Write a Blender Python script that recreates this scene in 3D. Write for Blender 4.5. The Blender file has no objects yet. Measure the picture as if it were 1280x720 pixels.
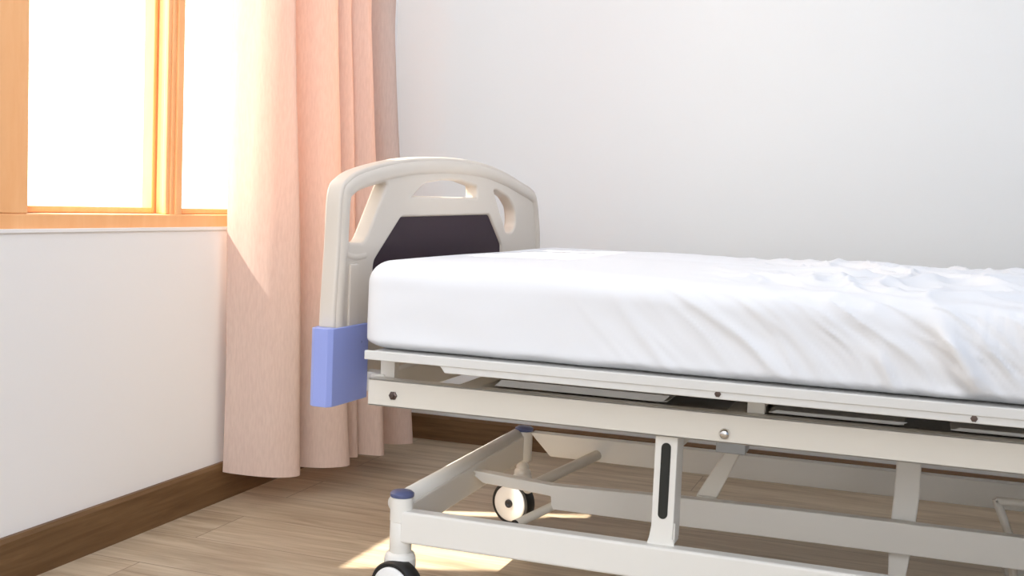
import bpy, bmesh, math, random
from mathutils import Vector, Matrix, noise
C = bpy.context.scene.collection
S = 0.82                      # layout below is in photo-fit units; everything is scaled to metres at the end
PI = math.pi

# ------------------------------------------------------------------ materials
def mat(name, col, rough=0.5, metal=0.0, spec=0.5, build=None):
    m = bpy.data.materials.new(name); m.use_nodes = True
    nt = m.node_tree; b = nt.nodes['Principled BSDF']
    b.inputs['Base Color'].default_value = (*col, 1)
    b.inputs['Roughness'].default_value = rough
    b.inputs['Metallic'].default_value = metal
    b.inputs['Specular IOR Level'].default_value = spec
    if build: build(nt, b)
    return m

def coords(nt, scale=(1, 1, 1), rot=(0, 0, 0)):
    tc = nt.nodes.new('ShaderNodeTexCoord'); mp = nt.nodes.new('ShaderNodeMapping')
    mp.inputs['Scale'].default_value = scale; mp.inputs['Rotation'].default_value = rot
    nt.links.new(tc.outputs['Object'], mp.inputs['Vector'])
    return mp.outputs['Vector']

def noise_tex(nt, vec, scale, detail=4, rough=.55, dist=0):
    n = nt.nodes.new('ShaderNodeTexNoise'); n.inputs['Scale'].default_value = scale
    n.inputs['Detail'].default_value = detail; n.inputs['Roughness'].default_value = rough
    n.inputs['Distortion'].default_value = dist
    nt.links.new(vec, n.inputs['Vector']); return n.outputs['Fac']

def ramp(nt, fac, stops):
    r = nt.nodes.new('ShaderNodeValToRGB'); e = r.color_ramp.elements
    while len(e) < len(stops): e.new(.5)
    for i, (p, c) in enumerate(stops):
        e[i].position = p; e[i].color = (*c, 1)
    nt.links.new(fac, r.inputs['Fac']); return r.outputs['Color']

def bump(nt, b, fac, strength, dist):
    n = nt.nodes.new('ShaderNodeBump'); n.inputs['Strength'].default_value = strength
    n.inputs['Distance'].default_value = dist
    nt.links.new(fac, n.inputs['Height']); nt.links.new(n.outputs['Normal'], b.inputs['Normal'])

def mixc(nt, fac, a, b, mode='MIX'):
    m = nt.nodes.new('ShaderNodeMix'); m.data_type = 'RGBA'; m.blend_type = mode
    for k, v in ((0, fac), (6, a), (7, b)):
        if hasattr(v, 'links') or hasattr(v, 'is_linked'): nt.links.new(v, m.inputs[k])
        elif k == 0: m.inputs[0].default_value = v
        else: m.inputs[k].default_value = (*v, 1)
    return m.outputs[2]

def f_wall(nt, b):
    n = noise_tex(nt, coords(nt), 180, 3); bump(nt, b, n, .05, .002)
M_wall = mat('wall_paint', (.84, .815, .79), .85, build=f_wall)
M_backwall = mat('back_wall_paint', (.83, .832, .815), .85, build=f_wall)
M_bounce = mat('blue_bounce_paint', (.32, .41, .56), .9, build=f_wall)  # dark blue chosen to dim and cool the light bounced onto the back wall

def f_floor(nt, b):
    v = coords(nt, (1, 1, 1))
    br = nt.nodes.new('ShaderNodeTexBrick'); nt.links.new(v, br.inputs['Vector'])
    br.inputs['Scale'].default_value = 1; br.inputs['Brick Width'].default_value = 1.25
    br.inputs['Row Height'].default_value = .165; br.inputs['Mortar Size'].default_value = .0012
    br.inputs['Mortar Smooth'].default_value = .3
    br.inputs['Color1'].default_value = (.30, .30, .30, 1); br.inputs['Color2'].default_value = (.70, .70, .70, 1)
    br.inputs['Mortar'].default_value = (0.5, 0.5, 0.5, 1); br.offset = .37
    v2 = nt.nodes.new('ShaderNodeVectorMath'); v2.operation = 'ADD'      # shift the grain plank by plank
    sc = nt.nodes.new('ShaderNodeVectorMath'); sc.operation = 'SCALE'; sc.inputs['Scale'].default_value = 9
    nt.links.new(br.outputs['Color'], sc.inputs[0])
    nt.links.new(v, v2.inputs[0]); nt.links.new(sc.outputs[0], v2.inputs[1])
    st = nt.nodes.new('ShaderNodeMapping'); st.inputs['Scale'].default_value = (1.1, 9, 1)
    nt.links.new(v2.outputs[0], st.inputs['Vector'])
    g = noise_tex(nt, st.outputs['Vector'], 2.6, 6, .6, .9)
    st2 = nt.nodes.new('ShaderNodeMapping'); st2.inputs['Scale'].default_value = (2, 45, 1)
    nt.links.new(v2.outputs[0], st2.inputs['Vector'])
    g2 = noise_tex(nt, st2.outputs['Vector'], 3, 4, .6, .3)
    c = ramp(nt, g, [(.28, (.38, .285, .19)), (.45, (.51, .40, .275)), (.58, (.60, .485, .345)), (.75, (.65, .54, .395))])
    c2 = ramp(nt, g2, [(.3, (.82, .80, .77)), (.65, (1, 1, 1))])
    cc = mixc(nt, 1, c, c2, 'MULTIPLY')
    pl = ramp(nt, br.outputs['Color'], [(0, (.92, .92, .92)), (1, (1.0, 1.0, 1.0))])
    cc = mixc(nt, 1, cc, pl, 'MULTIPLY')
    cc = mixc(nt, br.outputs['Fac'], cc, (.26, .19, .13))
    nt.links.new(cc, b.inputs['Base Color'])
    bump(nt, b, g2, .08, .002)
M_floor = mat('oak_plank_floor', (.5, .4, .3), .42, spec=.35, build=f_floor)

def f_skirt(nt, b):
    g = noise_tex(nt, coords(nt, (2.5, 2.5, 40)), 2.2, 6, .6, .6)
    c = ramp(nt, g, [(.3, (.115, .058, .022)), (.7, (.19, .105, .045))])
    nt.links.new(c, b.inputs['Base Color']); bump(nt, b, g, .1, .002)
M_skirt = mat('brown_wood_skirting', (.2, .12, .06), .5, spec=.3, build=f_skirt)

def f_wood(nt, b):
    g = noise_tex(nt, coords(nt, (6, 6, 1.2)), 5, 5, .6, .5)
    c = ramp(nt, g, [(.3, (.90, .44, .18)), (.7, (.95, .51, .23))])
    nt.links.new(c, b.inputs['Base Color'])
M_wood = mat('orange_pine_window_frame', (.8, .4, .15), .5, build=f_wood)

def glass(name):
    m = bpy.data.materials.new(name); m.use_nodes = True; nt = m.node_tree; nt.nodes.clear()
    o = nt.nodes.new('ShaderNodeOutputMaterial'); t = nt.nodes.new('ShaderNodeBsdfTransparent')
    g = nt.nodes.new('ShaderNodeBsdfGlossy'); g.inputs['Roughness'].default_value = .02
    fr = nt.nodes.new('ShaderNodeFresnel'); fr.inputs['IOR'].default_value = 1.25
    mx = nt.nodes.new('ShaderNodeMixShader')
    mx.inputs[0].default_value = .04; nt.nodes.remove(fr); nt.links.new(t.outputs[0], mx.inputs[1]); nt.links.new(g.outputs[0], mx.inputs[2])
    nt.links.new(mx.outputs[0], o.inputs[0]); return m
M_glass = glass('window_glass')

def f_paint(nt, b):
    n = noise_tex(nt, coords(nt), 60, 3); bump(nt, b, n, .03, .001)
M_frame = mat('cream_powder_coat', (.74, .695, .615), .38, spec=.45, build=f_paint)
M_base = mat('pale_powder_coat', (.80, .775, .72), .36, spec=.45, build=f_paint)
M_deck = mat('light_grey_powder_coat', (.70, .685, .65), .4, spec=.4, build=f_paint)
M_chan = mat('grey_steel', (.45, .47, .48), .4, .3)
M_plastic = mat('ivory_moulded_plastic', (.66, .585, .50), .34, spec=.5, build=f_paint)
def f_panel(nt, b):
    n = noise_tex(nt, coords(nt, (1, 30, 3)), 8, 4); bump(nt, b, n, .05, .001)
M_panel = mat('dark_plum_panel', (.032, .015, .024), .6, spec=.25, build=f_panel)
M_blue = mat('periwinkle_plastic', (.30, .355, .72), .42, spec=.4, build=f_paint)
M_cap = mat('slate_blue_plastic', (.10, .12, .24), .35)
M_rubber = mat('black_rubber', (.012, .012, .012), .5)
M_slot = mat('dark_rubber_strip', (.018, .018, .014), .7)
M_wheel = mat('white_wheel_plastic', (.86, .86, .85), .35)
M_hub = mat('dark_hub', (.03, .03, .035), .35, .3)
M_chrome = mat('chrome', (.75, .73, .70), .12, 1.0)
M_bolt = mat('dark_steel_bolt', (.12, .09, .08), .3, .9)

def f_sheet(nt, b):
    w = noise_tex(nt, coords(nt), 900, 2); bump(nt, b, w, .04, .0006)
M_sheet = mat('white_cotton_sheet', (.80, .80, .815), .85, spec=.15, build=f_sheet)

def curtain_mat():
    m = bpy.data.materials.new('peach_curtain_cloth'); m.use_nodes = True; nt = m.node_tree
    b = nt.nodes['Principled BSDF']; b.inputs['Roughness'].default_value = .9
    b.inputs['Specular IOR Level'].default_value = .1
    w = noise_tex(nt, coords(nt, (1, 1, .15)), 300, 2)
    c = ramp(nt, w, [(.35, (.58, .45, .385)), (.65, (.635, .50, .43))])
    nt.links.new(c, b.inputs['Base Color'])
    t = nt.nodes.new('ShaderNodeBsdfTranslucent'); t.inputs['Color'].default_value = (.90, .36, .15, 1)
    mx = nt.nodes.new('ShaderNodeMixShader'); mx.inputs[0].default_value = .115
    o = nt.nodes['Material Output']
    nt.links.new(b.outputs[0], mx.inputs[1]); nt.links.new(t.outputs[0], mx.inputs[2]); nt.links.new(mx.outputs[0], o.inputs[0])
    return m
M_curtain = curtain_mat()

# ------------------------------------------------------------------ helpers
def link(name, bm, m, parent=None, smooth=False, bevel=0, seg=2):
    me = bpy.data.meshes.new(name)
    bmesh.ops.recalc_face_normals(bm, faces=bm.faces)
    bm.to_mesh(me); bm.free()
    if m: me.materials.append(m)
    o = bpy.data.objects.new(name, me); C.objects.link(o)
    if parent: o.parent = parent
    if smooth:
        for p in me.polygons: p.use_smooth = True
    if bevel:
        md = o.modifiers.new('bevel', 'BEVEL'); md.width = bevel * S; md.segments = seg
        md.limit_method = 'ANGLE'; md.angle_limit = math.radians(35); md.harden_normals = False
    return o
def add_box(bm, a, b):
    x0, y0, z0 = a; x1, y1, z1 = b
    v = [bm.verts.new(p) for p in ((x0,y0,z0),(x1,y0,z0),(x1,y1,z0),(x0,y1,z0),(x0,y0,z1),(x1,y0,z1),(x1,y1,z1),(x0,y1,z1))]
    for f in ((0,3,2,1),(4,5,6,7),(0,1,5,4),(1,2,6,5),(2,3,7,6),(3,0,4,7)): bm.faces.new([v[i] for i in f])
def box(name, a, b, m, parent=None, bevel=0.003):
    bm = bmesh.new(); add_box(bm, a, b); return link(name, bm, m, parent, False, bevel)
def add_prism(bm, pts, a, b, axis='y'):
    def P(u, v, w):
        return {'y': (u, w, v), 'x': (w, u, v), 'z': (u, v, w)}[axis]
    lo = [bm.verts.new(P(u, v, a)) for u, v in pts]; hi = [bm.verts.new(P(u, v, b)) for u, v in pts]
    n = len(pts); bm.faces.new(lo); bm.faces.new(hi[::-1])
    for i in range(n): bm.faces.new((lo[i], lo[(i+1) % n], hi[(i+1) % n], hi[i]))
def add_tube(bm, p, q, r, n=20, r2=None, cap=True):
    p, q = Vector(p), Vector(q); d = q - p; r2 = r if r2 is None else r2
    res = bmesh.ops.create_cone(bm, cap_ends=cap, segments=n, radius1=r, radius2=r2, depth=d.length)
    R = d.to_track_quat('Z', 'Y').to_matrix().to_4x4()
    bmesh.ops.transform(bm, matrix=Matrix.Translation((p+q)/2) @ R, verts=res['verts'])
def add_lathe(bm, prof, origin, direction=(0,0,1), n=36):
    """prof: list of (radius, height along the axis)"""
    R = Vector(direction).normalized().to_track_quat('Z', 'Y').to_matrix(); o = Vector(origin); rings = []
    for r, h in prof:
        rings.append([bm.verts.new(o + R @ Vector((r*math.cos(2*PI*i/n), r*math.sin(2*PI*i/n), h))) for i in range(n)])
    for k in range(len(rings)-1):
        for i in range(n): bm.faces.new((rings[k][i], rings[k][(i+1) % n], rings[k+1][(i+1) % n], rings[k+1][i]))
    bm.faces.new(rings[0][::-1]); bm.faces.new(rings[-1])
def lathe(name, prof, origin, direction, m, parent, n=36):
    bm = bmesh.new(); add_lathe(bm, prof, origin, direction, n)
    o = link(name, bm, m, parent, True)
    md = o.modifiers.new('edges', 'EDGE_SPLIT'); md.split_angle = math.radians(40); return o
def empty(name, loc=(0, 0, 0)):
    o = bpy.data.objects.new(name, None); C.objects.link(o); o.location = loc; return o
def tag(o, label=None, cat=None, kind=None, group=None):
    if label: o['label'] = label
    if cat: o['category'] = cat
    if kind: o['kind'] = kind
    if group: o['group'] = group
    return o
def catmull(pts, n):
    out = []; P = [Vector(p) for p in pts]; P = [2*P[0]-P[1]] + P + [2*P[-1]-P[-2]]
    for i in range(1, len(P)-2):
        for k in range(n):
            t = k/n; a, b, c, d = P[i-1:i+3]
            out.append(.5*((2*b)+(c-a)*t+(2*a-5*b+4*c-d)*t*t+(-a+3*b-3*c+d)*t**3))
    out.append(P[-2]); return out

# ------------------------------------------------------------------ room shell
XW, YB, ZC = -1.668, 3.5, 4.9             # window wall, back wall, back wall top, raised out of view to shape the light
XR, YF = 1.62, -1.6
bm = bmesh.new(); add_box(bm, (XW-.2, YF, -.1), (XR, YB+.15, 0)); tag(link('floor', bm, M_floor), kind='structure',
    label='light oak plank floor with soft grain', cat='floor')
bm = bmesh.new(); add_box(bm, (XR, YF, 0), (XR+.12, YB+.15, 3.8)); tag(link('shade_wall_right', bm, M_bounce), kind='structure')  # unseen wall added to block sky light and darken the right side
bm = bmesh.new(); add_box(bm, (XW-.2, YB, 0), (XR, YB+.15, ZC)); tag(link('wall_back', bm, M_backwall), kind='structure',
    label='plain white wall behind the hospital bed', cat='wall')
WY0, WY1, WZ0, WZ1 = 1.75, 2.86, .704, 2.25     # window opening
bm = bmesh.new()
add_box(bm, (XW-.2, YF-2, 0), (XW, YB, WZ0)); add_box(bm, (XW-.2, YF-2, WZ1), (XW, YB, 8.4))  # upper part raised and lengthened out of view to block the sun
add_box(bm, (XW-.2, YF-2, WZ0), (XW, WY0, WZ1)); add_box(bm, (XW-.2, WY1, WZ0), (XW, YB, WZ1))
tag(link('wall_left', bm, M_wall), kind='structure', label='white wall below and around the window', cat='wall')
bm = bmesh.new(); add_prism(bm, [(XW, 0), (XW+.016, 0), (XW+.016, .090), (XW+.010, .098), (XW, .098)], YF, YB, 'y')
tag(link('baseboard_left', bm, M_skirt), kind='structure', label='brown wooden baseboard along the window wall', cat='baseboard')
bm = bmesh.new(); add_prism(bm, [(YB, 0), (YB-.016, 0), (YB-.016, .074), (YB-.010, .082), (YB, .082)], XW+.016, XR, 'x')
tag(link('baseboard_back', bm, M_skirt), kind='structure', label='brown wooden baseboard along the back wall behind the bed', cat='baseboard')

win = tag(empty('window_1', (XW-.06, (WY0+WY1)/2, WZ0)), 'orange wooden sliding window with bright glass beside the curtain', 'window', 'structure')
def wchild(o):
    o.parent = win; o.matrix_parent_inverse = Matrix.Identity(4)
    for v in o.data.vertices: v.co -= Vector(win.location)
    return o
def wbox(name, a, b, m=M_wood, bevel=.003): return wchild(box(name, a, b, m, None, bevel))
fx0, fx1 = XW-.11, XW-.006                     # the frame sits just inside the wall face
bm = bmesh.new()
add_box(bm, (fx0, WY0, WZ0), (fx1, WY1, .738)); add_box(bm, (fx0, WY0, WZ1-.05), (fx1, WY1, WZ1))
add_box(bm, (fx0, WY0, .738), (fx1, WY0+.09, WZ1-.05)); add_box(bm, (fx0, WY1-.05, .738), (fx1, WY1, WZ1-.05))
wchild(link('window_frame', bm, M_wood, None, False, .003))
# near sash (left pane) and the deeper sash (right pane), their stiles stepping where they overlap
def sash(x0, x1, y0, y1, w0, w1, z0):
    bm = bmesh.new(); z1 = WZ1-.055
    add_box(bm, (x0, y0, z0), (x1, y0+w0, z1)); add_box(bm, (x0, y1-w1, z0), (x1, y1, z1))
    add_box(bm, (x0, y0+w0, z0), (x1, y1-w1, z0+.014)); add_box(bm, (x0, y0+w0, z1-.04), (x1, y1-w1, z1))
    s = wchild(link('sash', bm, M_wood, None, False, .002))
    xm = (x0+x1)/2
    bm = bmesh.new(); add_box(bm, (xm-.003, y0+w0-.004, z0+.014), (xm+.003, y1-w1+.004, z1-.036))
    g = link('pane', bm, M_glass, None); g.parent = s
    for v in g.data.vertices: v.co -= Vector(win.location)
    return s
sash(XW-.095, XW-.065, 1.842, 2.345, .055, .035, .7385)
sash(XW-.060, XW-.030, 2.318, WY1-.052, .062, .03, .7385)
bm = bmesh.new()
for k, (y0, y1, x1) in enumerate([(2.300, 2.313, .004), (2.313, 2.326, .008), (2.326, 2.350, .014)]):
    add_box(bm, (XW-.0295, y0, .7380-.008*k), (XW-.022+x1, y1, WZ1-.055))
wchild(link('mullion', bm, M_wood, None, False, .0025))
wbox('window_sill', (XW-.006, WY0, WZ0-.004), (XW+.004, WY1, WZ0+.004), M_wall, .001)

# ------------------------------------------------------------------ curtain
path = [(-1.645,2.50),(-1.615,2.497),(-1.56,2.505),(-1.50,2.53),(-1.462,2.570),(-1.480,2.605),(-1.545,2.62),(-1.575,2.645),
        (-1.52,2.662),(-1.455,2.685),(-1.412,2.725),(-1.425,2.760),(-1.50,2.770),(-1.53,2.790),(-1.475,2.803),(-1.428,2.828),
        (-1.440,2.850),(-1.465,2.856),(-1.43,2.866),(-1.385,2.885),(-1.395,2.915),(-1.47,2.930),(-1.52,2.975),(-1.47,3.020),(-1.405,3.045),
        (-1.375,3.082),(-1.41,3.120),(-1.50,3.140),(-1.55,3.19),(-1.50,3.24)]
def ss(a, b, x): t = max(0, min(1, (x-a)/(b-a))); return t*t*(3-2*t)
pb = catmull([(x, y, 0) for x, y in path], 10)
bm = bmesh.new(); rows = []
ZT, ZB = 2.62, .076; NR = 70
cum = 0; cl = [0]
for i in range(1, len(pb)): cum += (pb[i]-pb[i-1]).length; cl.append(cum)
for j in range(NR+1):
    t = j/NR; z = ZB + (ZT-ZB)*t; s = min(1, t*2.1); row = []
    for i, q in enumerate(pb):
        u = cl[i]
        x = -1.52 + (q.x+1.52)*(1-.38*s) if q.x > -1.60 else q.x
        x -= .022*s*ss(2.93, 3.03, q.y)
        y = q.y - .055*s*min(1, (q.y-2.49)/.1)
        w = noise.noise((u*6, z*1.3, 3.1)) * .010 * (1-.4*s)
        w2 = noise.noise((u*22, z*2.2, 7.7)) * .0025
        zz = z + (noise.noise((u*5, 1.7, 0))*.006 if j == 0 else 0)
        row.append(bm.verts.new((max(x + w + w2, XW+.022), y + w*.5, zz)))
    rows.append(row)
for j in range(NR):
    for i in range(len(pb)-1): bm.faces.new((rows[j][i], rows[j][i+1], rows[j+1][i+1], rows[j+1][i]))
for v in bm.verts: v.co -= Vector((-1.5, 2.85, ZB))
cur = link('curtain', bm, M_curtain, None, True); cur.location = (-1.5, 2.85, ZB)
tag(cur, 'peach pink floor-length curtain hanging in folds beside the bright window', 'curtain')

# ------------------------------------------------------------------ bed
bed = tag(empty('hospital_bed', (0, 2.45, 0)), 'cream metal hospital bed frame on casters with moulded ivory headboard', 'bed')
BL = Vector(bed.location)
def bp(o, label=None):                       # make a world-laid-out mesh a part of the bed
    o.parent = bed
    for v in o.data.vertices: v.co -= BL
    if label: o['label'] = label
    return o
def sub(o, par, label=None):                 # sub-part; parent sits at the same origin as the bed
    o.parent = par
    for v in o.data.vertices: v.co -= BL
    if label: o['label'] = label
    return o
XE = 1.45
# --- base
YN, YFR = 1.967, 2.71
bm = bmesh.new()
add_box(bm, (-.899, YN, .1415), (XE, YN+.032, .2035))
bp(link('base_beam', bm, M_base, None, False, .005, 3))
bm = bmesh.new(); add_prism(bm, [(-.884, .226), (-.884, .222), (-.832, .170), (XE, .170), (XE, .232)], YFR, YFR+.03, 'y')
bp(link('base_beam', bm, M_base, None, False, .004, 3))
def crossbeam(x):
    bm = bmesh.new()
    add_prism(bm, [(1.995, .146), (2.70, .155), (2.70, .218), (1.995, .206)], x-.022, x+.006, 'x')
    o = bp(link('base_crossbeam', bm, M_base, None, False, .003))
    bm = bmesh.new(); add_tube(bm, (x-.016, 1.995, .209), (x-.016, 2.712, .214), .0185, 24, cap=True)
    sub(link('top_tube', bm, M_base, None, True), o)
    return o
crossbeam(-.903); crossbeam(XE)
for x in (-.904, XE):
    for y, far in ((1.9873, 0), (2.7145, 1)):
        prof = [(.0205, .118), (.0215, .120), (.0215, .1775), (.0205, .179), (.0222, .1805), (.0222, .226), (.020, .2275)] if not far else \
               [(.0185, .150), (.0215, .152), (.0215, .226), (.020, .2275)]
        cp = bp(lathe('corner_post', prof, (x, y, 0), (0, 0, 1), M_base, None))
        sub(lathe('cap', [(.0225, .2275), (.0232, .229), (.0232, .234), (.019, .2375), (.010, .2395), (.003, .240)], (x, y, 0), (0, 0, 1), M_cap, None), cp, 'slate blue plastic cap')

def caster(cx, cy, wx, wy, ang, far):
    """stem with housing at (cx,cy); wheel centre (wx,wy) turned by ang"""
    r = .0545
    if far:
        prof = [(.004, .055), (.0235, .100), (.025, .106), (.0235, .112), (.0205, .116), (.0215, .121), (.020, .127), (.0155, .131), (.0165, .136),
                (.014, .141), (.009, .149), (.007, .156)]
        prof = [p for p in prof if p[1] >= .1]
    else:
        prof = [(.026, .083), (.030, .086), (.031, .094), (.0305, .108), (.027, .117), (.021, .1195), (.0185, .122)]
    bm = bmesh.new(); add_lathe(bm, prof, (cx, cy, 0))
    d = Vector((math.sin(ang), -math.cos(ang), 0))          # wheel axis
    t = Vector((math.cos(ang), math.sin(ang), 0))
    # fork: a rounded strap behind the wheel reaching down to the axle, and a bridge over it
    c = Vector((wx, wy, r))
    w = .017
    pts = []
    side = c - d*(w+.006)
    def vbox(a, u, v, n, hu, hv, hn):
        vs = []
        for sx in (-1, 1):
            for sy in (-1, 1):
                for sz in (-1, 1): vs.append(bm.verts.new(a+u*hu*sx+v*hv*sy+n*hn*sz))
        for f in ((0,1,3,2),(4,6,7,5),(0,4,5,1),(2,3,7,6),(0,2,6,4),(1,5,7,3)): bm.faces.new([vs[i] for i in f])
    Z = Vector((0, 0, 1))
    vbox(side + Z*.020, t, Z, d, .014, .034, .003)
    vbox(Vector((cx, cy, 0))*.5 + Vector((wx, wy, 0))*.5 - d*(w*.5) + Z*(.098 if far else .104), t, Z, d, .016, .006, w*.5+.004)
    o = bp(link('caster', bm, M_base, None, False, .0015))
    # wheel
    bm = bmesh.new()
    add_lathe(bm, [(r-.012, -w), (r-.003, -w), (r, -w+.004), (r, w-.004), (r-.003, w), (r-.009, w), (r-.0095, w-.003), (.01, w-.003)], c, d, 48)
    sub(link('wheel', bm, M_rubber, None, True), o, 'black rubber tyre').modifiers.new('e', 'EDGE_SPLIT').split_angle = .7
    bm = bmesh.new()
    add_lathe(bm, [(r-.0098, w-.004), (r-.010, w+.001), (r-.0125, w+.0028), (.016, w+.0035), (.003, w+.0035)], c, d, 48)
    sub(link('wheel_disc', bm, M_wheel, None, True), o, 'white plastic wheel disc')
    bm = bmesh.new()
    add_lathe(bm, [(.0105, w+.003), (.0105, w+.0065), (.0085, w+.008), (.0045, w+.008), (.004, w+.006), (.001, w+.006)], c, d, 24)
    sub(link('hub', bm, M_hub, None, True), o, 'dark axle hub')
caster(-.904, 1.987, -.897, 1.962, math.radians(-14), 0)
caster(-.904, 2.7145, -.909, 2.668, math.radians(-14), 1)
caster(XE, 1.987, XE, 1.962, 0, 0); caster(XE, 2.7145, XE, 2.668, 0, 1)

# --- middle bar with cut-back end
bm = bmesh.new()
add_prism(bm, [(-.903, .2025), (-.893, .196), (-.896, .190), (-.874, .1765), (-.716, .1665), (-.714, .1375), (-.43, .1385), (-.15, .1405), (.2, .141), (XE, .142),
               (XE, .204), (.2, .2035), (-.15, .2025), (-.43, .1985), (-.714, .1905)], 2.35, 2.378, 'y')
bp(link('middle_beam', bm, M_base, None, False, .0025))
bm = bmesh.new(); add_tube(bm, (-.712, 2.712, .1865), (-.778, 2.372, .172), .0125, 20)
bp(link('cross_rod', bm, M_frame, None, True).modifiers.new('e', 'EDGE_SPLIT').id_data)
bm = bmesh.new(); add_tube(bm, (-.767, 2.27, .1185), (-.712, 2.366, .143), .0095, 20)
bp(link('brake_rod', bm, M_frame, None, False))
br = [o for o in bed.children if o.name.startswith('brake_rod')][0]
bm = bmesh.new(); add_tube(bm, (-.768, 2.265, .1182), (-.767, 2.2705, .1185), .0097, 20)
sub(link('rod_tip', bm, M_rubber, None, False, .002), br, 'black rubber tip')

# --- upright post with the black strip
def upright(x0):
    bm = bmesh.new()
    w = .040
    zt = .403
    add_prism(bm, [(x0, zt), (x0, .236), (x0-.003, .215), (x0-.010, .190), (x0+w+.003, .190), (x0+w+.003, .212), (x0+w-.001, .216), (x0+w, .24), (x0+w, zt)], 1.985, 1.990, 'y')
    add_box(bm, (x0+w-.0045, 1.988, .206), (x0+w, 2.045, zt)); add_box(bm, (x0, 1.988, .206), (x0+.0045, 2.045, zt))
    add_prism(bm, [(1.988, .206), (1.988, .245), (2.03, .206)], x0+w, x0+w+.003, 'x')
    o = bp(link('upright', bm, M_base, None, False, .0015))
    bm = bmesh.new(); pts = []
    for k in range(13): a = PI*k/12; pts.append((x0+.0205+.0085*math.cos(a), .379+.0085*math.sin(a)))
    for k in range(13): a = PI+PI*k/12; pts.append((x0+.0200+.0085*math.cos(a), .259+.0085*math.sin(a)))
    add_prism(bm, pts, 1.9835, 1.987, 'y')
    sub(link('rubber_strip', bm, M_slot, None, False), o, 'black rounded strip')
upright(-.4155); upright(1.02)

# --- lifting struts
bm = bmesh.new(); add_box(bm, (-.357, 2.30, .314), (-.298, 2.36, .412)); bp(link('strut_bracket', bm, M_chan, None, False, .002), 'grey steel bracket')
bm = bmesh.new(); add_prism(bm, [(-.334, .318), (-.352, .296), (-.372, .262), (-.406, .2), (-.362, .2), (-.335, .262), (-.31, .318)], 2.381, 2.393, 'y')
add_prism(bm, [(-.406, .20), (-.362, .20), (-.362, .15), (-.406, .15)], 2.381, 2.391, 'y')
bp(link('strut', bm, M_frame, None, False, .003))
bm = bmesh.new(); add_prism(bm, [(-.010, .400), (-.012, .26), (-.016, .16), (-.012, .05), (.016, .05), (.030, .16), (.037, .26), (.034, .400)], 2.384, 2.40, 'y')
bp(link('strut', bm, M_base, None, False, .003))
bm = bmesh.new()
add_tube(bm, (.184, 2.5, .240), (.214, 2.5, .167), .0085, 14); add_tube(bm, (.214, 2.5, .167), (.232, 2.5, .05), .0085, 14)
add_tube(bm, (.184, 2.5, .236), (.60, 2.5, .236), .0085, 14); add_tube(bm, (.60, 2.5, .24), (.60, 2.5, .05), .0085, 14)
add_box(bm, (.22, 2.49, .045), (.61, 2.72, .06)); add_box(bm, (.39, 2.70, .05), (.43, 2.722, .18))
bp(link('motor_cage', bm, M_frame, None, False, 0))
bm = bmesh.new(); add_tube(bm, (-.395, 2.0, .372), (-.395, 2.95, .372), .014, 18)
bp(link('lift_axle', bm, M_frame, None, True))

# --- upper frame
bm = bmesh.new(); add_box(bm, (-.974, YN, .4015), (XE, YN+.004, .4535)); add_box(bm, (-.974, YN, .4495), (XE, YN+.030, .4535)); add_box(bm, (-.974, YN, .4015), (XE, YN+.030, .4055))
rail = bp(link('side_rail', bm, M_frame, None, False, .0015))
bm = bmesh.new(); add_box(bm, (-.974, 2.966, .4015), (XE, 2.970, .4535)); add_box(bm, (-.974, 2.94, .4495), (XE, 2.968, .4535))
bp(link('side_rail', bm, M_frame, None, False, .0015))
bm = bmesh.new(); add_lathe(bm, [(.0085, 0), (.0085, .003), (.0045, .004), (.0045, .0065), (.001, .0065)], (-.9205, YN, .4245), (0, -1, 0), 6)
sub(link('bolt', bm, M_bolt, None, False), rail, 'dark hexagonal bolt')
bm = bmesh.new(); add_lathe(bm, [(.0095, 0), (.0095, .003), (.0085, .006), (.0055, .0085), (.002, .0095)], (-.2915, YN, .4185), (0, -1, 0), 24)
sub(link('bolt', bm, M_chrome, None, True), rail, 'shiny domed bolt')
bm = bmesh.new(); add_prism(bm, [(1.997, .458), (2.965, .458), (2.965, .404), (1.997, .404)], -.985, -.955, 'x'); bp(link('crossbar', bm, M_frame, None, False, .003))
bm = bmesh.new(); add_box(bm, (-.802, 1.997, .405), (-.755, 2.965, .4525)); bp(link('crossbar', bm, M_frame, None, False, .003))
for a, b in ((-.735, -.405), (-.225, -.001), (.072, .30), (.62, .9)):
    bm = bmesh.new(); hz = .4665 if a < -.5 else .4595
    add_box(bm, (a, 2.02, .4535), (b, 2.62, .4555)); add_prism(bm, [(a, .4535), (a+.014, hz), (b+.006, hz), (b-.008, .4535)], 2.017, 2.021, 'y'); bp(link('pan_plate', bm, M_deck, None, False, .001))
bm = bmesh.new(); add_box(bm, (-.30, 1.997, .405), (-.265, 2.965, .449)); bp(link('crossbar', bm, M_frame, None, False, .003))
bm = bmesh.new(); add_box(bm, (-.262, 2.06, .412), (1.348, 2.93, .416)); add_box(bm, (-.753, 2.06, .412), (-.302, 2.93, .416)); bp(link('under_pan', bm, M_frame, None, False, 0))
bm = bmesh.new(); add_box(bm, (1.35, 1.997, .405), (1.40, 2.965, .4525)); bp(link('crossbar', bm, M_frame, None, False, .003))
for x in (-.965, -.26, .35, 1.3):            # brackets that carry the deck on the rails
    for y in (2.0, 2.945):
        bm = bmesh.new(); add_box(bm, (x, y, .4525), (x+.03, y+.02, .504)); bp(link('deck_bracket', bm, M_frame, None, False, .001))

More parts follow.
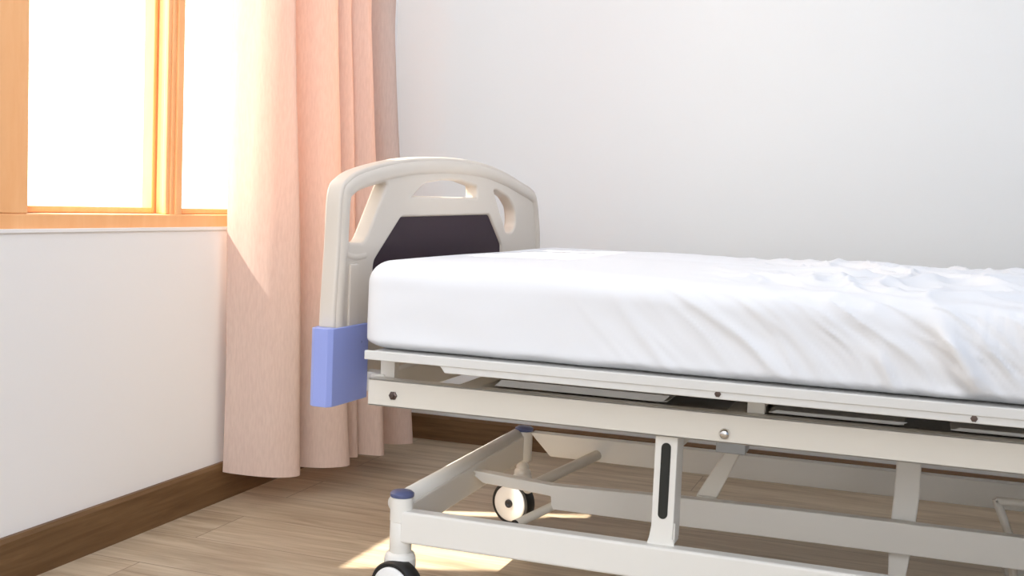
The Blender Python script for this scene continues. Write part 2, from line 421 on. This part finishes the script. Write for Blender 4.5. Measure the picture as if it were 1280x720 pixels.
# --- mattress deck
bm = bmesh.new()
add_box(bm, (-.948, 1.90, .505), (1.42, 3.02, .513))
add_box(bm, (-.948, 1.894, .5005), (1.42, 1.902, .5172))
add_prism(bm, [(-.800, .503), (-.788, .488), (1.42, .488), (1.42, .503)], 1.897, 1.902, 'y')
add_box(bm, (-.958, 3.012, .488), (1.42, 3.03, .5175))
deck = bp(link('mattress_deck', bm, M_deck, None, False, .0015))
for x, z in ((-.296, .497), (.10, .496)):
    bm = bmesh.new(); add_lathe(bm, [(.0055, 0), (.0055, .002), (.001, .0022)], (x, 1.897, z), (0, -1, 0), 6)
    sub(link('screw', bm, M_bolt, None, False), deck, 'small dark screw')

# --- headboard: sheet with moulded rim, grip openings and a dark panel
def fillet(pts, r, n=6):
    out = []; N = len(pts)
    for i in range(N):
        a, b, c = Vector(pts[i-1]), Vector(pts[i]), Vector(pts[(i+1) % N])
        rr = r[i] if isinstance(r, (list, tuple)) else r
        d1, d2 = (a-b), (c-b); k = min(rr, d1.length*.45, d2.length*.45)
        p, q = b+d1.normalized()*k, b+d2.normalized()*k
        for j in range(n+1): t = j/n; out.append((1-t)**2*p+2*t*(1-t)*b+t*t*q)
    return out
outline = [(1.950, .43), (1.947, .55), (1.957, .70), (1.963, .80), (1.990, .829), (2.06, .850), (2.22, .875), (2.40, .889), (2.56, .893), (2.72, .889), (2.87, .874), (3.00, .853), (3.10, .835), (3.135, .815), (3.165, .75), (3.18, .68), (3.185, .55), (3.185, .43)]
rimc = catmull([(y, z, 0) for y, z in outline], 6)
hL = fillet([(1.986, .704), (1.986, .790), (2.010, .814), (2.155, .838), (2.165, .826), (2.105, .750), (2.066, .702)], .020)
hM = fillet([(2.262, .799), (2.345, .840), (2.46, .851), (2.57, .852), (2.675, .840), (2.680, .802)], .016)
hR = fillet([(2.775, .833), (2.81, .838), (2.905, .818), (2.965, .785), (2.975, .735), (2.94, .712), (2.885, .714)], .022)
panel_o = fillet([(2.085, .56), (2.100, .672), (2.228, .765), (2.765, .772), (2.868, .69), (2.875, .56)], .012)
def curve_mesh(loops, ext, bev, res=2):
    cu = bpy.data.curves.new('tmp', 'CURVE'); cu.dimensions = '2D'; cu.fill_mode = 'BOTH'; cu.extrude = ext; cu.bevel_depth = bev; cu.bevel_resolution = res
    for L in loops:
        s = cu.splines.new('POLY'); s.points.add(len(L)-1); s.use_cyclic_u = True
        for i, p in enumerate(L): s.points[i].co = (p[0], p[1], 0, 1)
    o = bpy.data.objects.new('tmp', cu); C.objects.link(o); bpy.context.view_layer.update()
    me = bpy.data.meshes.new_from_object(o.evaluated_get(bpy.context.evaluated_depsgraph_get()))
    bpy.data.objects.remove(o); bpy.data.curves.remove(cu); return me
def from_yz(me, x):                          # curve plane (u,v,w) -> (x+w, u, v)
    for v in me.vertices: v.co = Vector((x+v.co.z, v.co.x, v.co.y))
    return me
body = from_yz(curve_mesh([rimc, hL, hM, hR, panel_o], .011, .006, 3), -1.055)
bm = bmesh.new(); bm.from_mesh(body)
# rim: swept rounded section just inside the outline
rim = [p for p in rimc]
def sweep(path, rw, rt, x, n=14):
    rings = []
    for i, p in enumerate(path):
        a = path[max(i-1, 0)]; b = path[min(i+1, len(path)-1)]; t = (b-a).normalized(); nrm = Vector((-t.y, t.x, 0))
        ring = []
        for k in range(n):
            th = 2*PI*k/n; u = math.copysign(abs(math.cos(th))**.75, math.cos(th))*rw; w = math.copysign(abs(math.sin(th))**.75, math.sin(th))*rt
            q = p + nrm*u
            ring.append(bm.verts.new((x+w, q.x, q.y)))
        rings.append(ring)
    for i in range(len(rings)-1):
        for k in range(n): bm.faces.new((rings[i][k], rings[i][(k+1) % n], rings[i+1][(k+1) % n], rings[i+1][k]))
    bm.faces.new(rings[0][::-1]); bm.faces.new(rings[-1])
# push the rim centre inwards by its half width
rin = []
for i, p in enumerate(rimc):
    a = rimc[max(i-1, 0)]; b = rimc[min(i+1, len(rimc)-1)]; t = (b-a).normalized(); nrm = Vector((t.y, -t.x, 0)); rin.append(p+nrm*.016)
sweep(rin, .0185, .0235, -1.055)
# moulded ribs on the face: diagonals beside the panel, bar over the panel
def rib(pts, rw, rt): sweep(catmull([(y, z, 0) for y, z in pts], 6), rw, rt, -1.052, 12)
rib([(2.20, .848), (2.168, .800), (2.102, .722), (2.068, .665), (2.060, .57)], .018, .014)
rib([(2.735, .850), (2.80, .785), (2.868, .73), (2.905, .66), (2.91, .57)], .018, .014)
rib([(2.20, .782), (2.46, .785), (2.76, .785)], .012, .013)
rib([(1.975, .690), (2.02, .680), (2.07, .682)], .016, .015)
hb = bp(link('headboard', bm, M_plastic, None, True))
md = hb.modifiers.new('e', 'EDGE_SPLIT'); md.split_angle = math.radians(50)
hb['label'] = 'ivory moulded headboard with three grip openings'
pan = from_yz(curve_mesh([fillet([(2.070, .54), (2.085, .68), (2.215, .775), (2.78, .782), (2.885, .69), (2.89, .54)], .012)], .007, .001, 1), -1.052)
bm = bmesh.new(); bm.from_mesh(pan); sub(link('panel', bm, M_panel, None, False), hb, 'dark plum inset panel')
bm = bmesh.new(); add_box(bm, (-1.040, 1.995, .50), (-1.0335, 2.032, .668)); sub(link('recess_plate', bm, M_plastic, None, False, .006, 3), hb)

# --- corner bumper
def bumper(y0, y1, flip=1):
    pts = [(-1.076, 0), (-1.073, -.024), (-1.064, -.031), (-1.036, -.031), (-1.028, -.022), (-1.0255, .02), (-1.0225, .115), (-1.032, .115), (-1.032, -.004), (-1.0735, -.004), (-1.0735, .115), (-1.0765, .115)]
    bm = bmesh.new(); add_prism(bm, [(x, y0+flip*y) for x, y in pts], .398, .548, 'z')
    add_box(bm, (-1.072, min(y0, y0+flip*.09), .402), (-1.035, max(y0, y0+flip*.09), .43))
    return bp(link('corner_bumper', bm, M_blue, None, False, .006, 4), 'periwinkle blue plastic corner bumper')
cb = bumper(1.945, 0)
bm = bmesh.new(); add_lathe(bm, [(.004, 0), (.003, .001), (.001, .001)], (-1.0245, 2.03, .513), (1, -.1, 0), 10); sub(link('screw', bm, M_cap, None), cb)
bumper(3.19, 0, -1)
for y in (2.06, 3.0):
    bm = bmesh.new(); add_box(bm, (-1.036, y, .41), (-.97, y+.04, .45)); bp(link('headboard_bracket', bm, M_frame, None, False, .002))

# ------------------------------------------------------------------ mattress under a fitted sheet
X0, X1, Y0, Y1, Z0, Z1 = -.975, 1.42, 1.9225, 3.02, .5135, .683
def ss(a, b, x): t = max(0, min(1, (x-a)/(b-a))); return t*t*(3-2*t)
def nz(x, y, z): return noise.noise((x, y, z))
def ridge(v): return 1-abs(v)*2
bm = bmesh.new()
nx, ny, nz_ = 430, 150, 34
def grid(f, n, m):
    V = [[bm.verts.new(f(i/n, j/m)) for j in range(m+1)] for i in range(n+1)]
    for i in range(n):
        for j in range(m): bm.faces.new((V[i][j], V[i+1][j], V[i+1][j+1], V[i][j+1]))
lx, ly, lz = X1-X0, Y1-Y0, Z1-Z0
grid(lambda u, v: (X0+lx*u, Y0+ly*v, Z1), nx, ny)
grid(lambda u, v: (X0+lx*u, Y0+ly*v, Z0), nx//4*4, ny)
grid(lambda u, v: (X0+lx*u, Y0, Z0+lz*v), nx, nz_)
grid(lambda u, v: (X0+lx*u, Y1, Z0+lz*v), nx, nz_)
grid(lambda u, v: (X0, Y0+ly*u, Z0+lz*v), ny, nz_)
grid(lambda u, v: (X1, Y0+ly*u, Z0+lz*v), ny, nz_)
bmesh.ops.remove_doubles(bm, verts=bm.verts, dist=.0004)
def shape(p):
    x, y, z = p
    # rounded box: bigger radius at the head end and top
    rx, ry = .050, .045
    q = Vector((max(X0+rx, min(X1-rx, x)), max(Y0+ry, min(Y1-ry, y)), max(Z0+.020, min(Z1-.045, z))))
    d = Vector((x, y, z)) - q
    if d.length > 1e-9:
        e = Vector((d.x/rx if abs(d.x) > 0 else 0, d.y/ry, d.z/(.045 if d.z > 0 else .020)))
        m = max(abs(e.x), abs(e.y), abs(e.z)); L = e.length
        n = e/L; e = n*m
        d = Vector((e.x*rx, e.y*ry, e.z*(.045 if d.z > 0 else .020)))
    else: n = Vector((0, 0, 1))
    P = q + d
    top = ss(Z1-.055, Z1-.01, z); side = 1-top
    near = 1-ss(Y0, Y0+.06, y)
    # the top falls a little to the near side and towards the foot
    fall = ss(-.6, .3, x)*.022*(1-ss(Y0, Y0+.35, y)) * ss(Z0+.02, Z1, z)
    P.z -= fall
    P.z -= .006*ss(-.7, -.4, x)*ss(Y0+.5, Y1, y)*top
    # diagonal folds pulled down the near side
    if near > 0:
        amp = ss(-.62, -.15, x); h = (z-Z0)/lz
        s = x*13 + h*2.3 + .5*nz(x*4, h*1.2, 2)
        f1 = ridge(nz(s, h*.5+1.3, 5.0)); f2 = ridge(nz(s*2.1+9, h*.9, 8.0))
        env = .35+.65*math.sin(PI*min(1, max(0, h*.9+.08)))
        f3 = ridge(nz(s*4.3+2, h*1.6, 1.0))
        P.y -= near*env*(amp*(.0085*max(0, f1)**4 + .0055*max(0, f2)**3 + .0022*max(0, f3)**2) + .010*ss(-.1, .25, x)*math.sin(PI*min(1, h))*.6)
        # one deep fold where the sheet was tugged
        cx = .028 + (1-h)*.085
        g = (x-cx)/.018
        P.y -= near*.024*math.exp(-g*g)*ss(.02, .3, h)*(1-ss(.55, .95, h)) 
        g2 = (x-cx+.042)/.026; P.y += near*.014*math.exp(-g2*g2)*(1-ss(.5, .85, h))*ss(0, .15, h)
        cx = -.075 + (1-h)*.055; g = (x-cx)/.010
        P.y -= near*.009*math.exp(-g*g)*(1-ss(.3, .75, h))
        # small gathers along the top edge at the right
        P.y -= near*.0045*ss(.02, .12, x)*max(0, ridge(nz(x*38, h*.8, 3.3)))**2*ss(.35, .75, h)
        P.y += .003*near*nz(x*9, h*3, 11)
        if h < .06: P.y = max(P.y, 1.907)
    # hem line wanders
    lowb = 1-ss(Z0, Z0+.03, z)
    P.z += lowb*near*(.003*nz(x*12, 0, 4)+.0042) 
    # crumples on the top
    if top > 0:
        a = ss(-.50, -.12, x)
        c = nz(x*3.3+y*2.2, y*2.6-x*1.2, 1.0)
        r1 = max(0, ridge(nz(x*5.5+y*3.0+c*1.2, y*4.5-x*2.2, 2.0)))**2.4
        r2 = max(0, ridge(nz(x*11-y*6+c, y*9+x*4, 6.0)))**3
        k = top*a*(.45+.55*ss(Y0+.02, Y0+.2, y))
        P.z += k*(.015*r1 + .009*r2 + .010*c - .004)
        # long shallow creases on the flat part
        b = (1-a)*ss(-.80, -.6, x)*ss(Y0+.35, Y0+.6, y)
        P.z += top*b*.006*max(0, ridge(nz(x*1.4, y*11, 9)))**2
        P.z += top*.0035*nz(x*3, y*3, 14)
    return P
for v in bm.verts: v.co = shape(v.co) - Vector((0, 2.45, Z0))
mt = link('mattress', bm, M_sheet, None, True); mt.location = (0, 2.45, Z0)
tag(mt, 'thick mattress in a wrinkled white fitted sheet on the bed', 'mattress')

# ------------------------------------------------------------------ light
sun = bpy.data.lights.new('sun', 'SUN'); sun.energy = 10; sun.angle = math.radians(1.2); sun.color = (1, .93, .83)
so = bpy.data.objects.new('sun', sun); C.objects.link(so)
so.rotation_euler = Vector((.52, .225, -.70)).to_track_quat('-Z', 'Y').to_euler(); so.location = (-3, .5, 3)
w = bpy.data.worlds.new('sky'); bpy.context.scene.world = w; w.use_nodes = True; nt = w.node_tree
bg = nt.nodes['Background']; tc = nt.nodes.new('ShaderNodeTexCoord'); sp = nt.nodes.new('ShaderNodeSeparateXYZ')
nt.links.new(tc.outputs['Generated'], sp.inputs[0])
def maprange(src, a, b):
    m = nt.nodes.new('ShaderNodeMapRange'); m.interpolation_type = 'SMOOTHSTEP'; m.inputs[1].default_value = a; m.inputs[2].default_value = b
    nt.links.new(src, m.inputs[0]); return m.outputs[0]
SUNSIDE, ZENITH, BRIGHT, LOW, GROUND = (5.0, 4.6, 3.9), (.6, .63, .70), (2.25, 2.33, 2.45), (1.95, 1.95, 1.97), (.2, .2, .2)
dome = mixc(nt, maprange(sp.outputs[2], 0.0, .40), LOW, BRIGHT)
dome = mixc(nt, maprange(sp.outputs[2], .50, .85), dome, ZENITH)
xf = nt.nodes.new('ShaderNodeMapRange'); xf.inputs[1].default_value = -.15; xf.inputs[2].default_value = .45; xf.inputs[3].default_value = .5; xf.inputs[4].default_value = 1.6
nt.links.new(sp.outputs[0], xf.inputs[0]); dm = nt.nodes.new('ShaderNodeVectorMath'); dm.operation = 'SCALE'
nt.links.new(dome, dm.inputs[0]); nt.links.new(xf.outputs[0], dm.inputs['Scale']); dome = dm.outputs[0]
dome = mixc(nt, maprange(sp.outputs[2], -.06, .0), GROUND, dome)
dome = mixc(nt, maprange(sp.outputs[0], -.30, -.80), dome, SUNSIDE)
nt.links.new(dome, bg.inputs[0]); bg.inputs[1].default_value = 1.0

# ------------------------------------------------------------------ camera
cam = bpy.data.cameras.new('camera'); co = bpy.data.objects.new('camera', cam); C.objects.link(co)
cam.sensor_width = 36; cam.lens = 1433.98/1280*36; cam.clip_start = .02
Fv = Vector((-.3301759, .9409868, -.0743487)); Rv = Vector((.9417911, .3336943, .0409581)); Uv = Vector((-.0633508, .0564975, .9963908))
R3 = Matrix((Rv, Uv, -Fv)).transposed(); co.matrix_world = Matrix.Translation((0, 0, .8)) @ R3.to_4x4()
bpy.context.scene.camera = co

# ------------------------------------------------------------------ scale the layout to metres
for me in bpy.data.meshes:
    me.transform(Matrix.Scale(S, 4))
for o in bpy.data.objects: o.location = o.location * S
sc = bpy.context.scene
sc.view_settings.view_transform = 'Standard'; sc.view_settings.look = 'None'
sc.view_settings.gamma = 1; sc.view_settings.use_curve_mapping = False; sc.view_settings.exposure = 0.45
for m in list(bpy.data.meshes):
    if m.users == 0: bpy.data.meshes.remove(m)
